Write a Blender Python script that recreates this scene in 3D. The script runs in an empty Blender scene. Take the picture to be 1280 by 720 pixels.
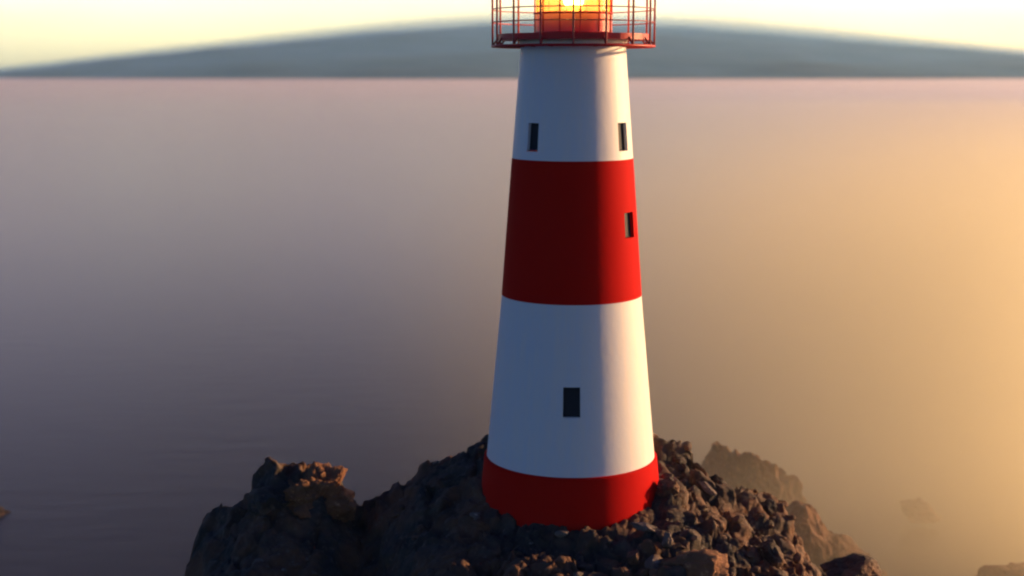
import bpy, bmesh, math, random
from mathutils import Vector, Matrix, noise
random.seed(7)
R = math.radians
sc = bpy.context.scene
col = sc.collection
PI = math.pi

# ------------------------------------------------------------------ camera
F = 1700.0
PITCH = R(9.0)
EYE = Vector((-2.66, -60.0, 31.0))
cam = bpy.data.cameras.new('camera')
camo = bpy.data.objects.new('camera', cam)
col.objects.link(camo)
camo.location = EYE
camo.rotation_euler = (PI/2 - PITCH, 0, 0)
cam.sensor_width = 36
cam.lens = F*36/1280
cam.clip_start = 0.5
cam.clip_end = 60000
cam.dof.use_dof = True
cam.dof.focus_distance = 56
cam.dof.aperture_fstop = 0.0478/0.30
sc.camera = camo

def at(px, py, Y):
    """point on the plane y=Y that stands at this place of the photograph (1280x720)"""
    d = Vector((0, math.cos(PITCH), -math.sin(PITCH))) + Vector(((px-640)/F, 0, 0)) \
        + Vector((0, math.sin(PITCH), math.cos(PITCH)))*(-(py-360)/F)
    return EYE + d*((Y-EYE.y)/d.y)
def rad_at(hw, py):
    """world radius of a half-width hw px at row py on the tower's axis"""
    p = at(715, py, 0)-EYE
    depth = p.dot(Vector((0, math.cos(PITCH), -math.sin(PITCH))))
    return hw*depth/F

# ------------------------------------------------------------------ helpers
def link(name, bm, mat, parent=None, smooth=False):
    me = bpy.data.meshes.new(name)
    bmesh.ops.recalc_face_normals(bm, faces=bm.faces)
    bm.to_mesh(me); bm.free()
    if smooth:
        for p in me.polygons: p.use_smooth = True
    o = bpy.data.objects.new(name, me)
    col.objects.link(o)
    if mat: me.materials.append(mat)
    if parent: o.parent = parent
    return o
def tag(o, label, cat=None, group=None, kind=None):
    if label: o['label'] = label
    if cat: o['category'] = cat
    if group: o['group'] = group
    if kind: o['kind'] = kind
    return o
def tube(bm, a, b, r, seg=8):
    a, b = Vector(a), Vector(b)
    d = (b-a); L = d.length; d.normalize()
    up = Vector((0, 0, 1)) if abs(d.z) < .9 else Vector((1, 0, 0))
    u = d.cross(up).normalized(); v = d.cross(u)
    ra = [bm.verts.new(a+(u*math.cos(t)+v*math.sin(t))*r) for t in [2*PI*i/seg for i in range(seg)]]
    rb = [bm.verts.new(b+(u*math.cos(t)+v*math.sin(t))*r) for t in [2*PI*i/seg for i in range(seg)]]
    for i in range(seg):
        j = (i+1) % seg
        bm.faces.new((ra[i], ra[j], rb[j], rb[i]))
    bm.faces.new(ra[::-1]); bm.faces.new(rb)
def ring(bm, Rr, z, r, seg=64, s2=8):
    rows = []
    for i in range(seg):
        t = 2*PI*i/seg
        c = Vector((math.cos(t), math.sin(t), 0))
        rows.append([bm.verts.new(c*(Rr+r*math.cos(q))+Vector((0, 0, z+r*math.sin(q)))) for q in [2*PI*k/s2 for k in range(s2)]])
    for i in range(seg):
        a, b = rows[i], rows[(i+1) % seg]
        for k in range(s2):
            l = (k+1) % s2
            bm.faces.new((a[k], b[k], b[l], a[l]))
def lathe(bm, prof, seg=96, closed=False):
    """prof: (radius, z) points"""
    rows = []
    for (r, z) in prof:
        if r < 1e-6: rows.append([bm.verts.new((0, 0, z))])
        else: rows.append([bm.verts.new((r*math.cos(2*PI*i/seg), r*math.sin(2*PI*i/seg), z)) for i in range(seg)])
    pairs = list(zip(rows[:-1], rows[1:]))
    if closed: pairs.append((rows[-1], rows[0]))
    for a, b in pairs:
        for i in range(seg):
            j = (i+1) % seg
            if len(a) == 1 and len(b) == 1: continue
            if len(a) == 1: bm.faces.new((a[0], b[i], b[j]))
            elif len(b) == 1: bm.faces.new((a[i], a[j], b[0]))
            else: bm.faces.new((a[i], a[j], b[j], b[i]))

# ------------------------------------------------------------------ materials
def newmat(name):
    m = bpy.data.materials.new(name); m.use_nodes = True
    nt = m.node_tree
    return m, nt, nt.nodes['Principled BSDF'], nt.nodes['Material Output']
def N(nt, t, **kw):
    n = nt.nodes.new(t)
    for k, v in kw.items(): setattr(n, k, v)
    return n
def ramp(nt, fac, stops):
    r = N(nt, 'ShaderNodeValToRGB')
    while len(r.color_ramp.elements) < len(stops): r.color_ramp.elements.new(.5)
    for e, (p, c) in zip(r.color_ramp.elements, stops):
        e.position = p; e.color = (*c, 1) if len(c) == 3 else c
    nt.links.new(fac, r.inputs[0])
    return r
def painted(name, c, rough=.45, wear=.25, dirt=(.25, .2, .15), spec=.3):
    m, nt, b, out = newmat(name)
    tc = N(nt, 'ShaderNodeTexCoord')
    mp = N(nt, 'ShaderNodeMapping'); mp.inputs['Scale'].default_value = (1.6, 1.6, .22)
    nt.links.new(tc.outputs['Object'], mp.inputs[0])
    n1 = N(nt, 'ShaderNodeTexNoise'); n1.inputs['Scale'].default_value = 2.2; n1.inputs['Detail'].default_value = 8
    n1.inputs['Roughness'].default_value = .65
    nt.links.new(mp.outputs[0], n1.inputs['Vector'])
    dc = tuple(a*(1-wear)+a*d*wear*2 for a, d in zip(c, dirt))
    r = ramp(nt, n1.outputs['Fac'], [(.38, dc), (.62, c)])
    nt.links.new(r.outputs[0], b.inputs['Base Color'])
    b.inputs['Roughness'].default_value = rough; b.inputs['Specular IOR Level'].default_value = spec
    n2 = N(nt, 'ShaderNodeTexNoise'); n2.inputs['Scale'].default_value = 3; n2.inputs['Detail'].default_value = 8
    nt.links.new(tc.outputs['Object'], n2.inputs['Vector'])
    bp = N(nt, 'ShaderNodeBump'); bp.inputs['Strength'].default_value = .35; bp.inputs['Distance'].default_value = .03
    nt.links.new(n2.outputs['Fac'], bp.inputs['Height']); nt.links.new(bp.outputs[0], b.inputs['Normal'])
    return m
M_white = painted('white_paint', (.78, .76, .72), .5, .3, (.62, .54, .42))
M_red = painted('red_paint', (.53, .004, .003), .7, .2, (.55, .75, .75), .03)
M_rail = painted('red_metal_paint', (.32, .03, .026), .4, .3, (.5, .4, .3))
M_deck = painted('red_deck_paint', (.5, .012, .01), .45, .3, (.5, .5, .5))
M_frame = painted('window_frame_paint', (.05, .04, .04), .7, .3, (.25, .2, .15), .05)
M_dome = painted('red_roof_paint', (.5, .012, .01), .35, .2)
M_brass = newmat('brass')[0]
b = M_brass.node_tree.nodes['Principled BSDF']; b.inputs['Base Color'].default_value = (.5, .32, .1, 1); b.inputs['Metallic'].default_value = 1; b.inputs['Roughness'].default_value = .35
M_pane, nt, b, out = newmat('window_glass')
b.inputs['Base Color'].default_value = (.025, .028, .034, 1); b.inputs['Roughness'].default_value = .6; b.inputs['Specular IOR Level'].default_value = .15

def rockmat(name, dark, mid, light, rust):
    m, nt, b, out = newmat(name)
    tc = N(nt, 'ShaderNodeTexCoord')
    def noi(s, d=8, r=.6):
        n = N(nt, 'ShaderNodeTexNoise'); n.inputs['Scale'].default_value = s; n.inputs['Detail'].default_value = d
        n.inputs['Roughness'].default_value = r
        nt.links.new(tc.outputs['Object'], n.inputs['Vector']); return n
    n1 = noi(.8); n2 = noi(.35, 4); n3 = noi(3.5, 10, .7)
    r1 = ramp(nt, n1.outputs['Fac'], [(.32, dark), (.5, mid), (.68, light)])
    r2 = ramp(nt, n2.outputs['Fac'], [(.45, (0, 0, 0)), (.62, (1, 1, 1))])
    mx = N(nt, 'ShaderNodeMix', data_type='RGBA'); nt.links.new(r2.outputs[0], mx.inputs['Factor'])
    nt.links.new(r1.outputs[0], mx.inputs['A']); mx.inputs['B'].default_value = (*rust, 1)
    # pale crusts of lichen and salt
    vo = N(nt, 'ShaderNodeTexVoronoi'); vo.inputs['Scale'].default_value = 1.4; vo.inputs['Randomness'].default_value = 1
    nt.links.new(tc.outputs['Object'], vo.inputs['Vector'])
    r3 = ramp(nt, n3.outputs['Fac'], [(.56, (0, 0, 0)), (.68, (1, 1, 1))])
    mx2 = N(nt, 'ShaderNodeMix', data_type='RGBA'); nt.links.new(r3.outputs[0], mx2.inputs['Factor'])
    nt.links.new(mx.outputs['Result'], mx2.inputs['A']); mx2.inputs['B'].default_value = tuple(c*1.8 for c in light)+(1,)
    nt.links.new(mx2.outputs['Result'], b.inputs['Base Color'])
    b.inputs['Roughness'].default_value = .8
    nb = noi(2.2, 12, .72)
    bp = N(nt, 'ShaderNodeBump'); bp.inputs['Strength'].default_value = .9; bp.inputs['Distance'].default_value = .16
    nt.links.new(nb.outputs['Fac'], bp.inputs['Height']); nt.links.new(bp.outputs[0], b.inputs['Normal'])
    return m
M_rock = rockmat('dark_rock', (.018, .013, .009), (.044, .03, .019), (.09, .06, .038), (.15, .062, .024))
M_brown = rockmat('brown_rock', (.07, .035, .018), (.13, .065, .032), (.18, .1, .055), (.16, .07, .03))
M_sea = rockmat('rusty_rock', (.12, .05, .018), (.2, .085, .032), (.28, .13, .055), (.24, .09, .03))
M_pale = rockmat('pale_rock', (.09, .07, .055), (.16, .125, .1), (.24, .19, .15), (.16, .1, .06))

# ------------------------------------------------------------------ lighthouse
Z = lambda py: at(715, py, 0).z
zt, z_ub, z_rb, z_base = Z(57), Z(197), Z(367), Z(568)
z_foot = z_base - 3.6
r_of = [(zt, rad_at(65.5, 60)), (z_ub, rad_at(75.5, 197)), (z_rb, rad_at(87, 367)), (z_base, rad_at(104.5, 568))]
def RAD(z):
    pts = sorted(r_of)
    if z <= pts[0][0]: return pts[0][1]
    for (a, ra), (c, rc) in zip(pts[:-1], pts[1:]):
        if z <= c: return ra+(rc-ra)*(z-a)/(c-a)
    return pts[-1][1]
tower = bpy.data.objects.new('lighthouse', None); col.objects.link(tower)
tower.location = (0, 0, z_foot)
tower.empty_display_size = 1
tag(tower, 'tall red and white banded round lighthouse with lit lamp standing on dark rocks', 'lighthouse')
FACE = math.atan2(-60, -2.66)            # direction from the axis towards the camera
def wall_section(name, z0, z1, mat, wins, extra=0.0, flare=None, nz=24):
    """wins: (angle from the camera-facing side, z centre, width, height): real openings with reveals"""
    bm = bmesh.new()
    rf = (lambda z: RAD(z)+extra) if flare is None else flare
    angs = set(round(2*PI*i/160, 5) for i in range(160))
    zs = set(round(z0+(z1-z0)*i/nz, 4) for i in range(nz+1))
    wa = []
    for (a, zc, w, h) in wins:
        A = (FACE+a) % (2*PI); hw = w/2/rf(zc)
        for q in (A-hw, A+hw):
            angs = set(x for x in angs if abs(x-q) > .012)
        angs |= {round(A-hw, 5), round(A+hw, 5)}
        for q in (zc-h/2, zc+h/2):
            zs = set(x for x in zs if abs(x-q) > .06 or x in (round(z0, 4), round(z1, 4)))
        zs |= {round(zc-h/2, 4), round(zc+h/2, 4)}
        wa.append((A-hw, A+hw, zc-h/2, zc+h/2))
    angs = sorted(angs); zs = sorted(zs)
    g = [[bm.verts.new((rf(z)*math.cos(a), rf(z)*math.sin(a), z-z_foot)) for a in angs] for z in zs]
    n = len(angs)
    for i in range(len(zs)-1):
        for k in range(n):
            l = (k+1) % n
            am = (angs[k]+angs[l])/2 if l else (angs[k]+angs[0]+2*PI)/2
            zm = (zs[i]+zs[i+1])/2
            if any(a0 < am < a1 and b0 < zm < b1 for (a0, a1, b0, b1) in wa): continue
            bm.faces.new((g[i][k], g[i][l], g[i+1][l], g[i+1][k]))
    # reveals
    for (a0, a1, b0, b1) in wa:
        def P(a, z, d): return bm.verts.new(((rf(z)-d)*math.cos(a), (rf(z)-d)*math.sin(a), z-z_foot))
        o = [P(a0, b0, 0), P(a1, b0, 0), P(a1, b1, 0), P(a0, b1, 0)]
        q = [P(a0, b0, .3), P(a1, b0, .3), P(a1, b1, .3), P(a0, b1, .3)]
        for k in range(4):
            l = (k+1) % 4
            bm.faces.new((o[k], o[l], q[l], q[k]))
    o = link(name, bm, mat, tower)
    me = o.data
    for p in me.polygons: p.use_smooth = True
    bpy.context.view_layer.objects.active = o
    try:
        me.set_sharp_from_angle(angle=R(35))
    except Exception: pass
    return o
def window(a, zc, w, h):
    A = FACE+a; r = RAD(zc)
    slope = math.atan2(RAD(zc-1)-RAD(zc+1), 2)
    Mx = Matrix.Translation((0, 0, zc-z_foot)) @ Matrix.Rotation(A, 4, 'Z') @ Matrix.Translation((r-.2, 0, 0)) @ Matrix.Rotation(-slope, 4, 'Y')
    def bx(bm, x0, x1, y0, y1, z0, z1):
        v = [bm.verts.new(Mx @ Vector(p)) for p in ((x0,y0,z0),(x1,y0,z0),(x1,y1,z0),(x0,y1,z0),(x0,y0,z1),(x1,y0,z1),(x1,y1,z1),(x0,y1,z1))]
        for f in ((0,3,2,1),(4,5,6,7),(0,1,5,4),(1,2,6,5),(2,3,7,6),(3,0,4,7)): bm.faces.new([v[i] for i in f])
    bm = bmesh.new(); t = .06
    W, H = w/2+.02, h/2+.02
    bx(bm, -.04, .04, -W, -W+t, -H, H); bx(bm, -.04, .04, W-t, W, -H, H)
    bx(bm, -.04, .04, -W+t, W-t, -H, -H+t); bx(bm, -.04, .04, -W+t, W-t, H-t, H)
    f = link('window', bm, M_frame, tower)
    bm = bmesh.new(); bx(bm, -.012, .012, -W+.01, W-.01, -H+.01, H-.01)
    link('pane', bm, M_pane, f)
def WZ(py, a, rpx):      # height of a window centre seen at row py on the near side of the wall
    return at(715, py, -rad_at(rpx, py)*math.cos(a)).z
wins_u = [(-R(41), WZ(170, R(41), 73), .6, 1.2), (R(57), WZ(171, R(57), 73), .72, 1.2)]
wins_r = [(R(60), WZ(281, R(60), 80), .8, 1.1)]
wins_l = [(R(0.6), WZ(503, 0, 95), .75, 1.3)]
wall_section('white_wall', z_ub, zt, M_white, wins_u)
wall_section('red_band', z_rb, z_ub, M_red, wins_r, .012)
wall_section('white_wall', z_base, z_rb, M_white, wins_l)
for w in wins_u+wins_r+wins_l: window(*w)
bm = bmesh.new()
rb0 = RAD(z_base)
h = lambda z: z-z_foot
lathe(bm, [(rb0-.3, h(z_base)+.05), (rb0+.08, h(z_base)+.05), (rb0+.11, h(z_base)+.02), (rb0+.115, h(z_base)-.05), (rb0+.3, h(z_base)-1.9), (rb0+.34, h(z_base)-2.3), (rb0+.42, h(z_base)-3.6)], 160)
o = link('red_base', bm, M_red, tower, True)

# gallery under and around the lantern
z_dk = Z(50.5); z_dt = Z(43); z_lo = Z(58)
r_dk = rad_at(95, 48); r_ring = rad_at(101, 55)
bm = bmesh.new()
lathe(bm, [(RAD(zt)-.3, h(z_dk)), (r_dk, h(z_dk)), (r_dk, h(z_dt)), (RAD(zt)-.4, h(z_dt))], 96, True)
link('gallery_deck', bm, M_deck, tower)
bm = bmesh.new()                                # corbel below the deck
lathe(bm, [(RAD(zt)-.02, h(zt)-.02), (RAD(zt)+.05, h(zt)+.02), (RAD(zt)+.08, h(z_dk)-.003), (RAD(zt)-.25, h(z_dk)-.003)], 96)
link('cornice', bm, M_white, tower, False)
NP = 16; z_top = z_dt+1.95
for i in range(NP):
    a = FACE+2*PI*i/NP
    d = Vector((math.cos(a), math.sin(a), 0))
    bm = bmesh.new()
    tube(bm, d*r_ring+Vector((0, 0, h(z_lo)-.04)), d*r_ring+Vector((0, 0, h(z_top))), .046, 8)
    link('rail_post', bm, M_rail, tower)
    bm = bmesh.new()
    tube(bm, d*(RAD(zt)-.05)+Vector((0, 0, h(z_lo)-.02)), d*(r_ring+.02)+Vector((0, 0, h(z_lo))), .035, 8)
    tube(bm, d*(r_dk-.1)+Vector((0, 0, h(z_dt)-.06)), d*(r_ring)+Vector((0, 0, h(z_lo)+.02)), .045, 8)
    link('bracket', bm, M_rail, tower)
bm = bmesh.new()
ring(bm, r_ring, h(z_lo), .06)
link('gallery_ring', bm, M_deck, tower, True)
for dz, rr in ((.5, .024), (1.05, .024), (1.95, .045)):
    bm = bmesh.new(); ring(bm, r_ring, h(z_dt)+dz, rr, 96)
    link('rail', bm, M_rail, tower, True)

# lantern room
r_ln = rad_at(48.5, 30); z_sill = Z(17); z_gl = z_sill+2.3
M_redpane, nt, b, out = newmat('red_tinted_panel')
tr = N(nt, 'ShaderNodeBsdfTranslucent'); tr.inputs[0].default_value = (.9, .3, .06, 1)
ms = N(nt, 'ShaderNodeMixShader'); ms.inputs[0].default_value = .13
b.inputs['Base Color'].default_value = (.62, .012, .01, 1); b.inputs['Roughness'].default_value = .3
nt.links.new(b.outputs[0], ms.inputs[1]); nt.links.new(tr.outputs[0], ms.inputs[2]); nt.links.new(ms.outputs[0], out.inputs[0])
M_lglass, nt, b, out = newmat('lantern_glass')
tp = N(nt, 'ShaderNodeBsdfTransparent'); tp.inputs[0].default_value = (.95, .66, .3, 1)
tl = N(nt, 'ShaderNodeBsdfTranslucent'); tl.inputs[0].default_value = (.9, .45, .12, 1)
gl = N(nt, 'ShaderNodeBsdfGlossy'); gl.inputs['Roughness'].default_value = .15
m1 = N(nt, 'ShaderNodeMixShader'); m1.inputs[0].default_value = .25
nt.links.new(tp.outputs[0], m1.inputs[1]); nt.links.new(tl.outputs[0], m1.inputs[2])
m2 = N(nt, 'ShaderNodeMixShader'); m2.inputs[0].default_value = .06
nt.links.new(m1.outputs[0], m2.inputs[1]); nt.links.new(gl.outputs[0], m2.inputs[2]); nt.links.new(m2.outputs[0], out.inputs[0])
lantern = bpy.data.objects.new('lantern_room', None); col.objects.link(lantern); lantern.parent = tower
NL = 12
bm = bmesh.new()
lathe(bm, [(r_ln, h(z_dt)), (r_ln, h(z_sill))], 72)
link('lantern_panel', bm, M_redpane, lantern, True)
bm = bmesh.new()
lathe(bm, [(r_ln-.05, h(z_sill)+.004), (r_ln-.05, h(z_gl))], 72)
link('lantern_glazing', bm, M_lglass, lantern, True)
bm = bmesh.new()
for i in range(NL):
    a = FACE+R(-20)+2*PI*i/NL
    d = Vector((math.cos(a), math.sin(a), 0))*(r_ln+.01)
    tube(bm, d+Vector((0, 0, h(z_dt))), d+Vector((0, 0, h(z_gl))), .035, 6)
ring(bm, r_ln, h(z_sill), .045, 72); ring(bm, r_ln, h(z_gl), .06, 72); ring(bm, r_ln, h(z_dt)+.04, .05, 72)
link('mullions', bm, M_deck, lantern)
bm = bmesh.new()
lathe(bm, [(r_ln+.35, h(z_gl)+.06), (r_ln+.35, h(z_gl)+.16), (r_ln*.86, h(z_gl)+.7), (r_ln*.5, h(z_gl)+1.15), (.2, h(z_gl)+1.35), (.2, h(z_gl)+1.6), (.28, h(z_gl)+1.75), (.2, h(z_gl)+1.95), (.04, h(z_gl)+2.05), (.02, h(z_gl)+3.1), (0, h(z_gl)+3.1)], 72)
link('dome_roof', bm, M_dome, lantern, True)
bm = bmesh.new()
lathe(bm, [(.0, h(z_dt)+.01), (.42, h(z_dt)+.01), (.42, h(z_dt)+.12), (.2, h(z_dt)+.25), (.2, h(z_sill)-.1), (1.25, h(z_sill)-.03), (1.25, h(z_sill)+.05), (.3, h(z_sill)+.08), (.3, h(z_sill)+.355), (0, h(z_sill)+.355)], 32)  # wide top disc added to keep lamp light off the lower panels
link('lamp_pedestal', bm, M_brass, lantern, True)
M_lamp, nt, b, out = newmat('lit_lens')
b.inputs['Emission Color'].default_value = (1, .72, .3, 1); b.inputs['Emission Strength'].default_value = 25
b.inputs['Base Color'].default_value = (.8, .7, .5, 1)
bm = bmesh.new()
prof = [(0, h(z_sill)+.36)]
for k in range(15):
    t = k/14; zz = h(z_sill)+.36+1.3*t
    prof.append((.36+.16*math.sin(PI*t)+(.03 if k % 2 else 0), zz))
prof.append((0, h(z_sill)+1.66))
lathe(bm, prof, 32)
link('lamp_lens', bm, M_lamp, lantern)
ld = bpy.data.lights.new('lamp_light', 'POINT'); ld.energy = 900; ld.color = (1, .66, .28); ld.shadow_soft_size = .7
lo = bpy.data.objects.new('lamp_light', ld); col.objects.link(lo); lo.location = (0, 0, z_sill+1.0)

# ------------------------------------------------------------------ rocky island
sil = [(150, 800), (215, 745), (236, 712), (240, 680), (262, 646), (298, 621), (322, 602), (342, 584), (375, 580), (410, 586), (428, 604), (444, 630), (457, 640),
       (470, 634), (490, 612), (505, 598), (530, 581), (570, 566), (605, 556), (660, 552), (715, 550), (790, 552), (822, 553), (850, 561), (875, 574), (895, 590), (918, 604),
       (945, 618), (972, 634), (992, 660), (1008, 690), (1030, 725), (1080, 790)]
Y0 = 3.0
SP = [(at(px, py, Y0).x, at(px, py, Y0).z) for px, py in sil]
def S(x):
    if x <= SP[0][0]: return SP[0][1] - (SP[0][0]-x)*1.6
    for (a, za), (c, zc) in zip(SP[:-1], SP[1:]):
        if x <= c:
            t = (x-a)/(c-a)
            return za+(zc-za)*t
    return SP[-1][1] - (x-SP[-1][0])*1.6
def rnd(v, k=0.0):
    s = math.sin(v[0]*12.9898+v[1]*78.233+v[2]*37.719+k)*43758.5453
    return s-math.floor(s)
def blocks(p, scale, seed=0.0):
    """blocky boulder relief: each cell gets a height and a tilt, with a crevice between cells"""
    q = Vector((p.x/scale+seed, p.y/scale-seed, p.z/scale))
    d, pts = noise.voronoi(q)
    c = pts[0]
    hgt = rnd(c)-.5
    tx, ty = rnd(c, 1.7)-.5, rnd(c, 3.1)-.5
    e = q-c
    crev = min(1.0, (d[1]-d[0])/.16)
    return (hgt*.8 + (tx*e.x+ty*e.y)*1.3 - (1-crev)*.3 + (.35-d[0])*.3)*scale
def ground(x, y):
    wx = x + .5*noise.noise(Vector((x*.35, y*.35, 3.1)))
    s = S(wx)
    if y > Y0: z = s-(y-Y0)*.55-max(0, y-Y0-1.5)*1.3
    else:
        d = Y0-y
        side = min(1, max(0, (-6.0-wx)/5))       # the left crag falls more steeply to the front
        sl = .27 + .25*side
        if wx > 6: sl = .27-.12*min(1, (wx-6)/4)
        z = s-d*sl-max(0, d-13)*1.2
        if wx < -8.3:                            # slabs on the left crag dip towards the right
            k = min(1, (-8.3-wx)/1.2)*max(0, 1-d/4.2)
            u = (wx+.45*y+.5*noise.noise(Vector((wx*.6, y*.9, 8))))/1.7
            z += k*.3*math.sin(u*6.28)
    return z
def displace(x, y):
    z = ground(x, y)
    p = Vector((x, y, z*.6))
    calm = min(1, max(0, (math.hypot(x, y)-3.7)/1.8))      # steadier where the tower is founded
    amp = .35+.65*calm
    b1 = blocks(p, 2.3, 4.0); b2 = blocks(p+Vector((0, 0, b1)), 1.0, 9.0); b3 = blocks(p, .36, 17.0)
    left = .4 if x < -4 else 1.0
    rt = min(1, max(0, (x-3)/2))
    z += amp*(.30*b1 + (.5+.12*rt)*b2*left + (.4-.16*rt)*b3*left)
    z += amp*.35*noise.fractal(Vector((x*.6, y*.6, 1.3)), .7, 2.1, 6)
    # lateral push for overhangs
    ox = .22*noise.noise(Vector((x*1.3, y*1.3, z*1.3+7)))+.1*noise.noise(Vector((x*4, y*4, z*4)))
    oy = .22*noise.noise(Vector((x*1.3+9, y*1.3, z*1.3)))+.1*noise.noise(Vector((x*4+5, y*4, z*4)))
    return Vector((x+ox*amp, y+oy*amp, z))
X0, X1, Ya, Yb = -30.0, 26.0, -26.0, 15.0
def graded(a, b, f0, f1, fine, coarse):
    v = [f0]; s = fine
    while v[-1] < f1: v.append(v[-1]+fine)
    hi = [v[-1]]; s = fine
    while hi[-1] < b: s = min(coarse, s*1.12); hi.append(hi[-1]+s)
    lo = [f0]; s = fine
    while lo[-1] > a: s = min(coarse, s*1.12); lo.append(lo[-1]-s)
    return lo[:0:-1]+v+hi[1:]
xs = graded(X0, X1, -16, 16, .085, .6); ys = graded(Ya, Yb, -9, 6, .085, .6)
bm = bmesh.new()
g = [[bm.verts.new(displace(x, y)) for x in xs] for y in ys]
for i in range(len(ys)-1):
    for k in range(len(xs)-1):
        q = (g[i][k], g[i][k+1], g[i+1][k+1], g[i+1][k])
        if all(v.co.z < -1.2 for v in q): continue
        bm.faces.new(q)
bmesh.ops.delete(bm, geom=[v for v in bm.verts if not v.link_faces], context='VERTS')
island = link('rocky_island', bm, M_rock, None, True)
tag(island, 'dark craggy rock island under the lighthouse', kind='structure')
from mathutils.bvhtree import BVHTree
bvh = BVHTree.FromPolygons([v.co[:] for v in island.data.vertices], [p.vertices[:] for p in island.data.polygons])
def on_island(x, y):
    hit = bvh.ray_cast(Vector((x, y, 60)), Vector((0, 0, -1)))
    return hit[0]
def ray_hit(px, py):
    d = (at(px, py, 0)-EYE).normalized()
    return bvh.ray_cast(EYE, d)[0]

def stone_verts(size, seed, sub=3, cuts=9, rough=.12):
    """a broken boulder: a ball cut by random planes, then roughened"""
    rg = random.Random(seed)
    bm = bmesh.new()
    bmesh.ops.create_icosphere(bm, subdivisions=sub, radius=1)
    planes = []
    for i in range(cuts):
        n = Vector((rg.gauss(0, 1), rg.gauss(0, 1), rg.gauss(0, 1))).normalized()
        planes.append((n, rg.uniform(.55, .85)))
    off = Vector((rg.uniform(0, 50), rg.uniform(0, 50), rg.uniform(0, 50)))
    for v in bm.verts:
        c = v.co.copy()
        for n, d in planes:
            k = c.dot(n)
            if k > d: c -= n*(k-d)*.92
        nn = c.normalized()
        c += nn*rough*(noise.fractal(c*1.6+off, .8, 2.1, 5))
        v.co = Vector((c.x*size[0], c.y*size[1], c.z*size[2]))
    return bm
def boulder(name, p, size, seed, mat, label, rot=0, sub=5, cat='rock', rough=.16, cuts=10, sink=.35, tilt=0):
    bm = stone_verts(size, seed, sub, cuts, rough)
    bmesh.ops.rotate(bm, verts=bm.verts, cent=(0, 0, 0), matrix=Matrix.Rotation(tilt, 3, 'Y'))
    o = link(name, bm, mat)
    o.location = (p[0], p[1], p[2]-size[2]*sink+size[2]*.3); o.rotation_euler.z = rot
    tag(o, label, cat)
    return o
# boulders lying on the island, placed where they stand in the world
def bo(px, py, size, seed, mat, label, **k):
    p = ray_hit(px, py)
    if p is None: p = at(px, py, 0)
    return boulder('boulder', p, size, seed, mat, label, **k)
bo(868, 712, (1.75, 1.2, .95), 11, M_sea, 'large orange brown boulder at the front of the island, right of the tower base', rot=.2, sink=.3)
bo(965, 700, (.75, .7, .8), 12, M_rock, 'dark upright block among the rubble on the right slope of the island', rot=1, sink=.2)
bo(962, 640, (.5, .45, .5), 13, M_rock, 'small black block on the crest of the right slope above the rubble', rot=2, sink=0)
bo(882, 610, (.62, .26, .2), 14, M_pale, 'pale slanting slab on the slope just right of the red tower base', rot=-.6, sink=0, tilt=.5)
bo(808, 662, (.65, .3, .2), 15, M_pale, 'pale flat slab in front of the right foot of the red tower base', rot=-.3, sink=0, tilt=.2)
bo(703, 668, (.32, .22, .16), 16, M_pale, 'small pale pinkish stone at the front foot of the tower', rot=.3, sink=0)
bo(834, 680, (.24, .22, .4), 17, M_pale, 'small upright pale stone in the rubble above the orange brown boulder', rot=.4, sink=0)
bo(792, 700, (.48, .35, .33), 18, M_brown, 'rounded tan stone left of the large orange brown boulder', rot=1.4, sink=0)
bo(835, 612, (.55, .6, .5), 19, M_rock, 'dark block leaning against the right side of the red tower base', rot=.8, sink=.1)
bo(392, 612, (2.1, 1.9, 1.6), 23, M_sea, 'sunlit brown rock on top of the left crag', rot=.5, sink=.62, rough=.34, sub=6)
bo(338, 632, (1.2, 1.2, .9), 24, M_rock, 'rounded dark rock on the left crag below and left of its sunlit top', rot=1.9, sink=.35)
p = at(1062, 722, 1.5)
boulder('boulder', p, (1.5, 1.3, 1.1), 21, M_rock, 'dark rounded rock at the far right foot of the island by the frame edge', rot=.3, sink=.2)

# rubble: small loose stones nobody could count
bm = bmesh.new()
protos = []
for s in range(8):
    q = stone_verts((1, 1, 1), 100+s, 2, 8, .15)
    protos.append(([v.co.copy() for v in q.verts], [[v.index for v in f.verts] for f in q.faces])); q.free()
rg = random.Random(5)
cnt = 0
while cnt < 260:
    x = rg.uniform(-15, 14); y = rg.uniform(-9, 5)
    if math.hypot(x, y) < 4.0: continue
    if x < 3 and rg.random() < .6: continue
    if x > 3 and rg.random() < .35: continue
    p = on_island(x, y)
    if p is None or p.z < 6: continue
    s = rg.choice((.06, .08, .1, .13, .17, .24))*rg.uniform(.8, 1.3)
    if x > 3 and rg.random() < .25: s *= 1.7
    vs, fs = protos[rg.randrange(8)]
    Mx = Matrix.Translation(p+Vector((0, 0, s*.15))) @ Matrix.Rotation(rg.uniform(0, 6.28), 4, 'Z') @ Matrix.Rotation(rg.uniform(-.5, .5), 4, 'X') @ Matrix.Diagonal((s*rg.uniform(.9, 1.6), s, s*rg.uniform(.45, .9), 1))
    nv = [bm.verts.new(Mx @ v) for v in vs]
    mi = 0 if rg.random() < .7 else (1 if rg.random() < .6 else 2)
    for f in fs:
        ff = bm.faces.new([nv[i] for i in f]); ff.material_index = mi
    cnt += 1
rub = link('rubble', bm, M_rock); rub.data.materials.append(M_brown); rub.data.materials.append(M_pale)
tag(rub, 'loose broken stones strewn over the island', kind='stuff')

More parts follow.
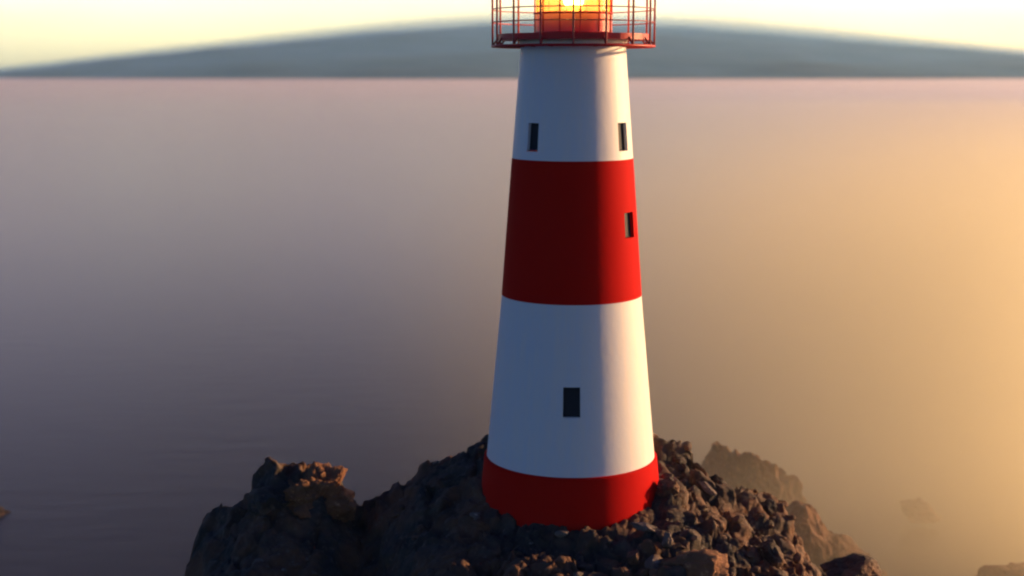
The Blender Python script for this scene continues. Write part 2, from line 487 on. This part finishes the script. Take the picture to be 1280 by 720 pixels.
# rocks standing in the sea behind the island
def sea_rock(px, py, Y, wx, hz, seed, label, mat, wy=None, sub=6, tilt=0, name='sea_rock'):
    top = at(px, py, Y)
    o = boulder(name, (0, 0, 0), (wx, wy or wx*.8, hz), seed, mat, label, sub=sub, rough=.22, cuts=14, tilt=tilt)
    zmax = max(v.co.z for v in o.data.vertices)
    o.location = (top.x, Y, top.z-zmax)
    return o
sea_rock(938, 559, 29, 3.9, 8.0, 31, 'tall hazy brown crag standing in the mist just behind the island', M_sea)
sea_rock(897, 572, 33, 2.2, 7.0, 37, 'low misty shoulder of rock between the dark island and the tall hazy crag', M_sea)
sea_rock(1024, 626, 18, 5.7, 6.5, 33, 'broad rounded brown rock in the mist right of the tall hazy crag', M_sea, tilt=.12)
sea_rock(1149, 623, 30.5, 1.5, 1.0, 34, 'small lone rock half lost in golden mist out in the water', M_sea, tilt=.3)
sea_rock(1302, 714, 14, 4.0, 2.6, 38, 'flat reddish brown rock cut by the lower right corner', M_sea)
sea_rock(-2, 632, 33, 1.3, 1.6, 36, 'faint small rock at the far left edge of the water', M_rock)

# ------------------------------------------------------------------ sea, mountain, air
m_sea, nt, b, out = newmat('sea_water')
b.inputs['Base Color'].default_value = (.012, .016, .026, 1)
b.inputs['Roughness'].default_value = .24
b.inputs['IOR'].default_value = 1.33
ge = N(nt, 'ShaderNodeNewGeometry')
mp = N(nt, 'ShaderNodeMapping'); mp.inputs['Scale'].default_value = (.35, .9, 1); nt.links.new(ge.outputs['Position'], mp.inputs[0])
w1 = N(nt, 'ShaderNodeTexNoise'); w1.inputs['Scale'].default_value = .5; w1.inputs['Detail'].default_value = 6; w1.inputs['Roughness'].default_value = .6
nt.links.new(mp.outputs[0], w1.inputs['Vector'])
bp = N(nt, 'ShaderNodeBump'); bp.inputs['Strength'].default_value = .4; bp.inputs['Distance'].default_value = .08
nt.links.new(w1.outputs['Fac'], bp.inputs['Height']); nt.links.new(bp.outputs[0], b.inputs['Normal'])
bm = bmesh.new()
v = [bm.verts.new(p) for p in ((-30000, -6000, 0), (30000, -6000, 0), (30000, 14000, 0), (-30000, 14000, 0))]
bm.faces.new(v)
tag(link('sea', bm, m_sea), 'calm grey blue sea', kind='structure')

M_hill, nt, b, out = newmat('mountain_slopes')
tc = N(nt, 'ShaderNodeNewGeometry')
n1 = N(nt, 'ShaderNodeTexNoise'); n1.inputs['Scale'].default_value = .004; n1.inputs['Detail'].default_value = 8
nt.links.new(tc.outputs['Position'], n1.inputs['Vector'])
r = ramp(nt, n1.outputs['Fac'], [(.35, (.035, .045, .04)), (.65, (.08, .085, .075))])
nt.links.new(r.outputs[0], b.inputs['Base Color']); b.inputs['Roughness'].default_value = .95
MY = 7000.0
MC = Vector((at(716, 95, MY).x, MY+1500, 0))
PK = 86*(MY+1500)/F
def cone(extra, seg=220, rings=60, noisy=True, wide=0):
    bm = bmesh.new()
    rows = []
    RR = 3720+wide
    for j in range(rings+1):
        r = RR*j/rings
        row = []
        for i in range(seg):
            a = 2*PI*i/seg
            base = (PK+extra)*max(-.02, (1-r/RR))
            base = base*(1-.12*math.exp(-(r/700)**2))
            if noisy: base += 22*noise.fractal(Vector((math.cos(a)*r/900, math.sin(a)*r/900, 2)), .9, 2.1, 6)*min(1, r/500)
            row.append((MC.x+math.cos(a)*r*(1.13 if math.cos(a) > 0 else 1), MC.y+math.sin(a)*r*.7, base if j < rings else -30))
        rows.append(row)
    top = bm.verts.new((MC.x, MC.y, rows[0][0][2]))
    vr = [[bm.verts.new(p) for p in row] for row in rows[1:]]
    for i in range(seg): bm.faces.new((top, vr[0][i], vr[0][(i+1) % seg]))
    for a, c in zip(vr[:-1], vr[1:]):
        for i in range(seg):
            k = (i+1) % seg
            bm.faces.new((a[i], c[i], c[k], a[k]))
    bm.faces.new(vr[-1])
    return bm
tag(link('mountain', cone(-45), M_hill, None, True), 'broad low mountain far across the sea', kind='structure')
def volmat(name, colr, dens, g):
    m = bpy.data.materials.new(name); m.use_nodes = True
    nt = m.node_tree; nt.nodes.clear()
    o = nt.nodes.new('ShaderNodeOutputMaterial'); v = nt.nodes.new('ShaderNodeVolumePrincipled')
    v.inputs['Color'].default_value = (*colr, 1); v.inputs['Density'].default_value = dens; v.inputs['Anisotropy'].default_value = g
    nt.links.new(v.outputs[0], o.inputs['Volume'])
    return m
def box(bm, x0, x1, y0, y1, z0, z1):
    v = [bm.verts.new(p) for p in ((x0,y0,z0),(x1,y0,z0),(x1,y1,z0),(x0,y1,z0),(x0,y0,z1),(x1,y0,z1),(x1,y1,z1),(x0,y1,z1))]
    for f in ((0,3,2,1),(4,5,6,7),(0,1,5,4),(1,2,6,5),(2,3,7,6),(3,0,4,7)): bm.faces.new([v[i] for i in f])
bm = bmesh.new(); box(bm, -31000, 31000, -7000, 14500, -61, 560)
tag(link('haze', bm, volmat('haze_air', (.36, .68, 1), 5.5e-5, .2)), 'pale blue air over the sea', kind='stuff')
for k, (e, w) in enumerate(((-35, -60), (-12, 40), (12, 110), (36, 180), (62, 240))):
    tag(link('mountain_mist', cone(e, 96, 30, False, w), volmat('mountain_mist', (.36, .68, 1), 3.6e-4, .0), None, True),
        'soft mist veiling the mountain', kind='stuff')
# low sunlit mist over the water right of and behind the island: thicker to the right, thinner upwards
MIST_TOP = 14.0
M_mist = volmat('sea_mist', (1, .94, .68), .03, .45)
M_mist.cycles.volume_step_rate = .07
nt = M_mist.node_tree; vol = nt.nodes['Principled Volume']
ge = N(nt, 'ShaderNodeNewGeometry'); sp = N(nt, 'ShaderNodeSeparateXYZ'); nt.links.new(ge.outputs['Position'], sp.inputs[0])
def math_(op, a, b=None, clamp=False):
    n = N(nt, 'ShaderNodeMath', operation=op); n.use_clamp = clamp
    for i, q in enumerate((a, b)):
        if q is None: continue
        if isinstance(q, (int, float)): n.inputs[i].default_value = q
        else: nt.links.new(q, n.inputs[i])
    return n.outputs[0]
side = math_('DIVIDE', sp.outputs['X'], math_('ADD', 1.0, math_('DIVIDE', sp.outputs['Y'], 70.0)))     # the bank widens away from the island
sx = math_('DIVIDE', math_('ADD', side, 11.0), 46.0, True)
sx = math_('POWER', sx, 2.0)
sz = math_('SUBTRACT', 1.0, math_('DIVIDE', sp.outputs['Z'], MIST_TOP), True)
sz = math_('MULTIPLY', sz, sz)
sy = math_('DIVIDE', math_('SUBTRACT', sp.outputs['Y'], 3.0), 14.0, True)
sf = math_('DIVIDE', 1.0, math_('ADD', 1.0, math_('POWER', math_('DIVIDE', math_('MAXIMUM', sp.outputs['Y'], 0.0), 170.0), 2.2)))
fx = math_('DIVIDE', math_('SUBTRACT', math_('ADD', math_('MULTIPLY', sp.outputs['Y'], .45), 36.0), sp.outputs['X']), 14.0, True)   # the bank ends to the right
sy = math_('MULTIPLY', sy, math_('MULTIPLY', sf, fx))
dn = math_('MULTIPLY', math_('MULTIPLY', sx, sz), math_('MULTIPLY', sy, .21))
nt.links.new(dn, vol.inputs['Density'])
bm = bmesh.new(); box(bm, -300, 620, 2, 1300, -.5, MIST_TOP)
tag(link('sea_mist', bm, M_mist), 'low golden mist over the water behind the island', kind='stuff')

bm = bmesh.new(); box(bm, -29000, 29000, -5500, 13500, -.7, 6)
tag(link('ground_mist', bm, volmat('ground_mist', (.96, .86, .95), .0016, .4)), 'thin warm mist lying on the whole sea', kind='stuff')

# ------------------------------------------------------------------ light
EL = R(10.0); AZ = R(70.0)      # azimuth clockwise from +Y: to the right and a little behind the tower
w = bpy.data.worlds.new('World'); sc.world = w; w.use_nodes = True
nt = w.node_tree
bg = nt.nodes['Background']
sky = nt.nodes.new('ShaderNodeTexSky'); sky.sky_type = 'NISHITA'; sky.sun_disc = False
sky.sun_elevation = EL; sky.sun_rotation = AZ; sky.air_density = 1.3; sky.dust_density = 1.5; sky.ozone_density = 1.5
# added factor dims the upper sky to cut fill light, leaving a bright horizon strip
tc = N(nt, 'ShaderNodeTexCoord'); sp = N(nt, 'ShaderNodeSeparateXYZ'); nt.links.new(tc.outputs['Generated'], sp.inputs[0])
cn = N(nt, 'ShaderNodeTexNoise'); cn.inputs['Scale'].default_value = 2.2; cn.inputs['Detail'].default_value = 6
mpc = N(nt, 'ShaderNodeMapping'); mpc.inputs['Scale'].default_value = (1, 1, 3); nt.links.new(tc.outputs['Generated'], mpc.inputs[0]); nt.links.new(mpc.outputs[0], cn.inputs['Vector'])
el = math_('ADD', sp.outputs['Z'], math_('MULTIPLY', math_('SUBTRACT', cn.outputs['Fac'], .5), .16))
el = math_('MAXIMUM', math_('SUBTRACT', el, math_('MULTIPLY', sp.outputs['Y'], .0)), 0.0)
cr = ramp(nt, el, [(0.0, (5.2, 6.2, 8.2)), (.05, (4.4, 4.6, 6.2)), (.1, (2.4, 1.9, 3.1)), (.18, (.8, .66, 1.15)), (.31, (.075, .105, .24)), (.55, (.09, .14, .3)), (.8, (.2, .4, .85))])
cr.color_ramp.interpolation = 'EASE'
back = math_('ADD', math_('MULTIPLY', sp.outputs['Y'], .906), math_('MULTIPLY', sp.outputs['X'], .42), True)          # added dimming away from the sunset, deepens the tower's shaded side
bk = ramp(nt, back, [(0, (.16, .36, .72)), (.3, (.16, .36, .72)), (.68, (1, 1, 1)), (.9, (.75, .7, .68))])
v1 = N(nt, 'ShaderNodeMix', data_type='RGBA', blend_type='MULTIPLY'); v1.inputs['Factor'].default_value = 1
nt.links.new(sky.outputs[0], v1.inputs['A']); nt.links.new(cr.outputs[0], v1.inputs['B'])
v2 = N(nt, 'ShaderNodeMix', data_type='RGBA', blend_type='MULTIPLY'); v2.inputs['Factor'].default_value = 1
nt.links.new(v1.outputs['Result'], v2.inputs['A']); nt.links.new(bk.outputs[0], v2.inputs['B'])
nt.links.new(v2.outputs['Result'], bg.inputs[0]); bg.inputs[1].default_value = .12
sd = bpy.data.lights.new('sun', 'SUN'); sd.energy = 4.1; sd.angle = R(.6); sd.color = (1, .6, .29)
so = bpy.data.objects.new('sun', sd); col.objects.link(so)
dirv = Vector((math.sin(AZ)*math.cos(EL), math.cos(AZ)*math.cos(EL), math.sin(EL)))
so.rotation_euler = dirv.to_track_quat('Z', 'Y').to_euler(); so.location = (40, 20, 60)

# ------------------------------------------------------------------ render settings
vs = sc.view_settings
vs.view_transform = 'Standard'; vs.look = 'None'; vs.gamma = 1; vs.use_curve_mapping = False
vs.exposure = 0.9
cy = sc.cycles
sc.render.engine = 'CYCLES'
cy.use_denoising = True
cy.filter_width = 2.2
cy.max_bounces = 8; cy.volume_bounces = 2; cy.transparent_max_bounces = 16
cy.sample_clamp_indirect = 4
cy.volume_step_rate = 1
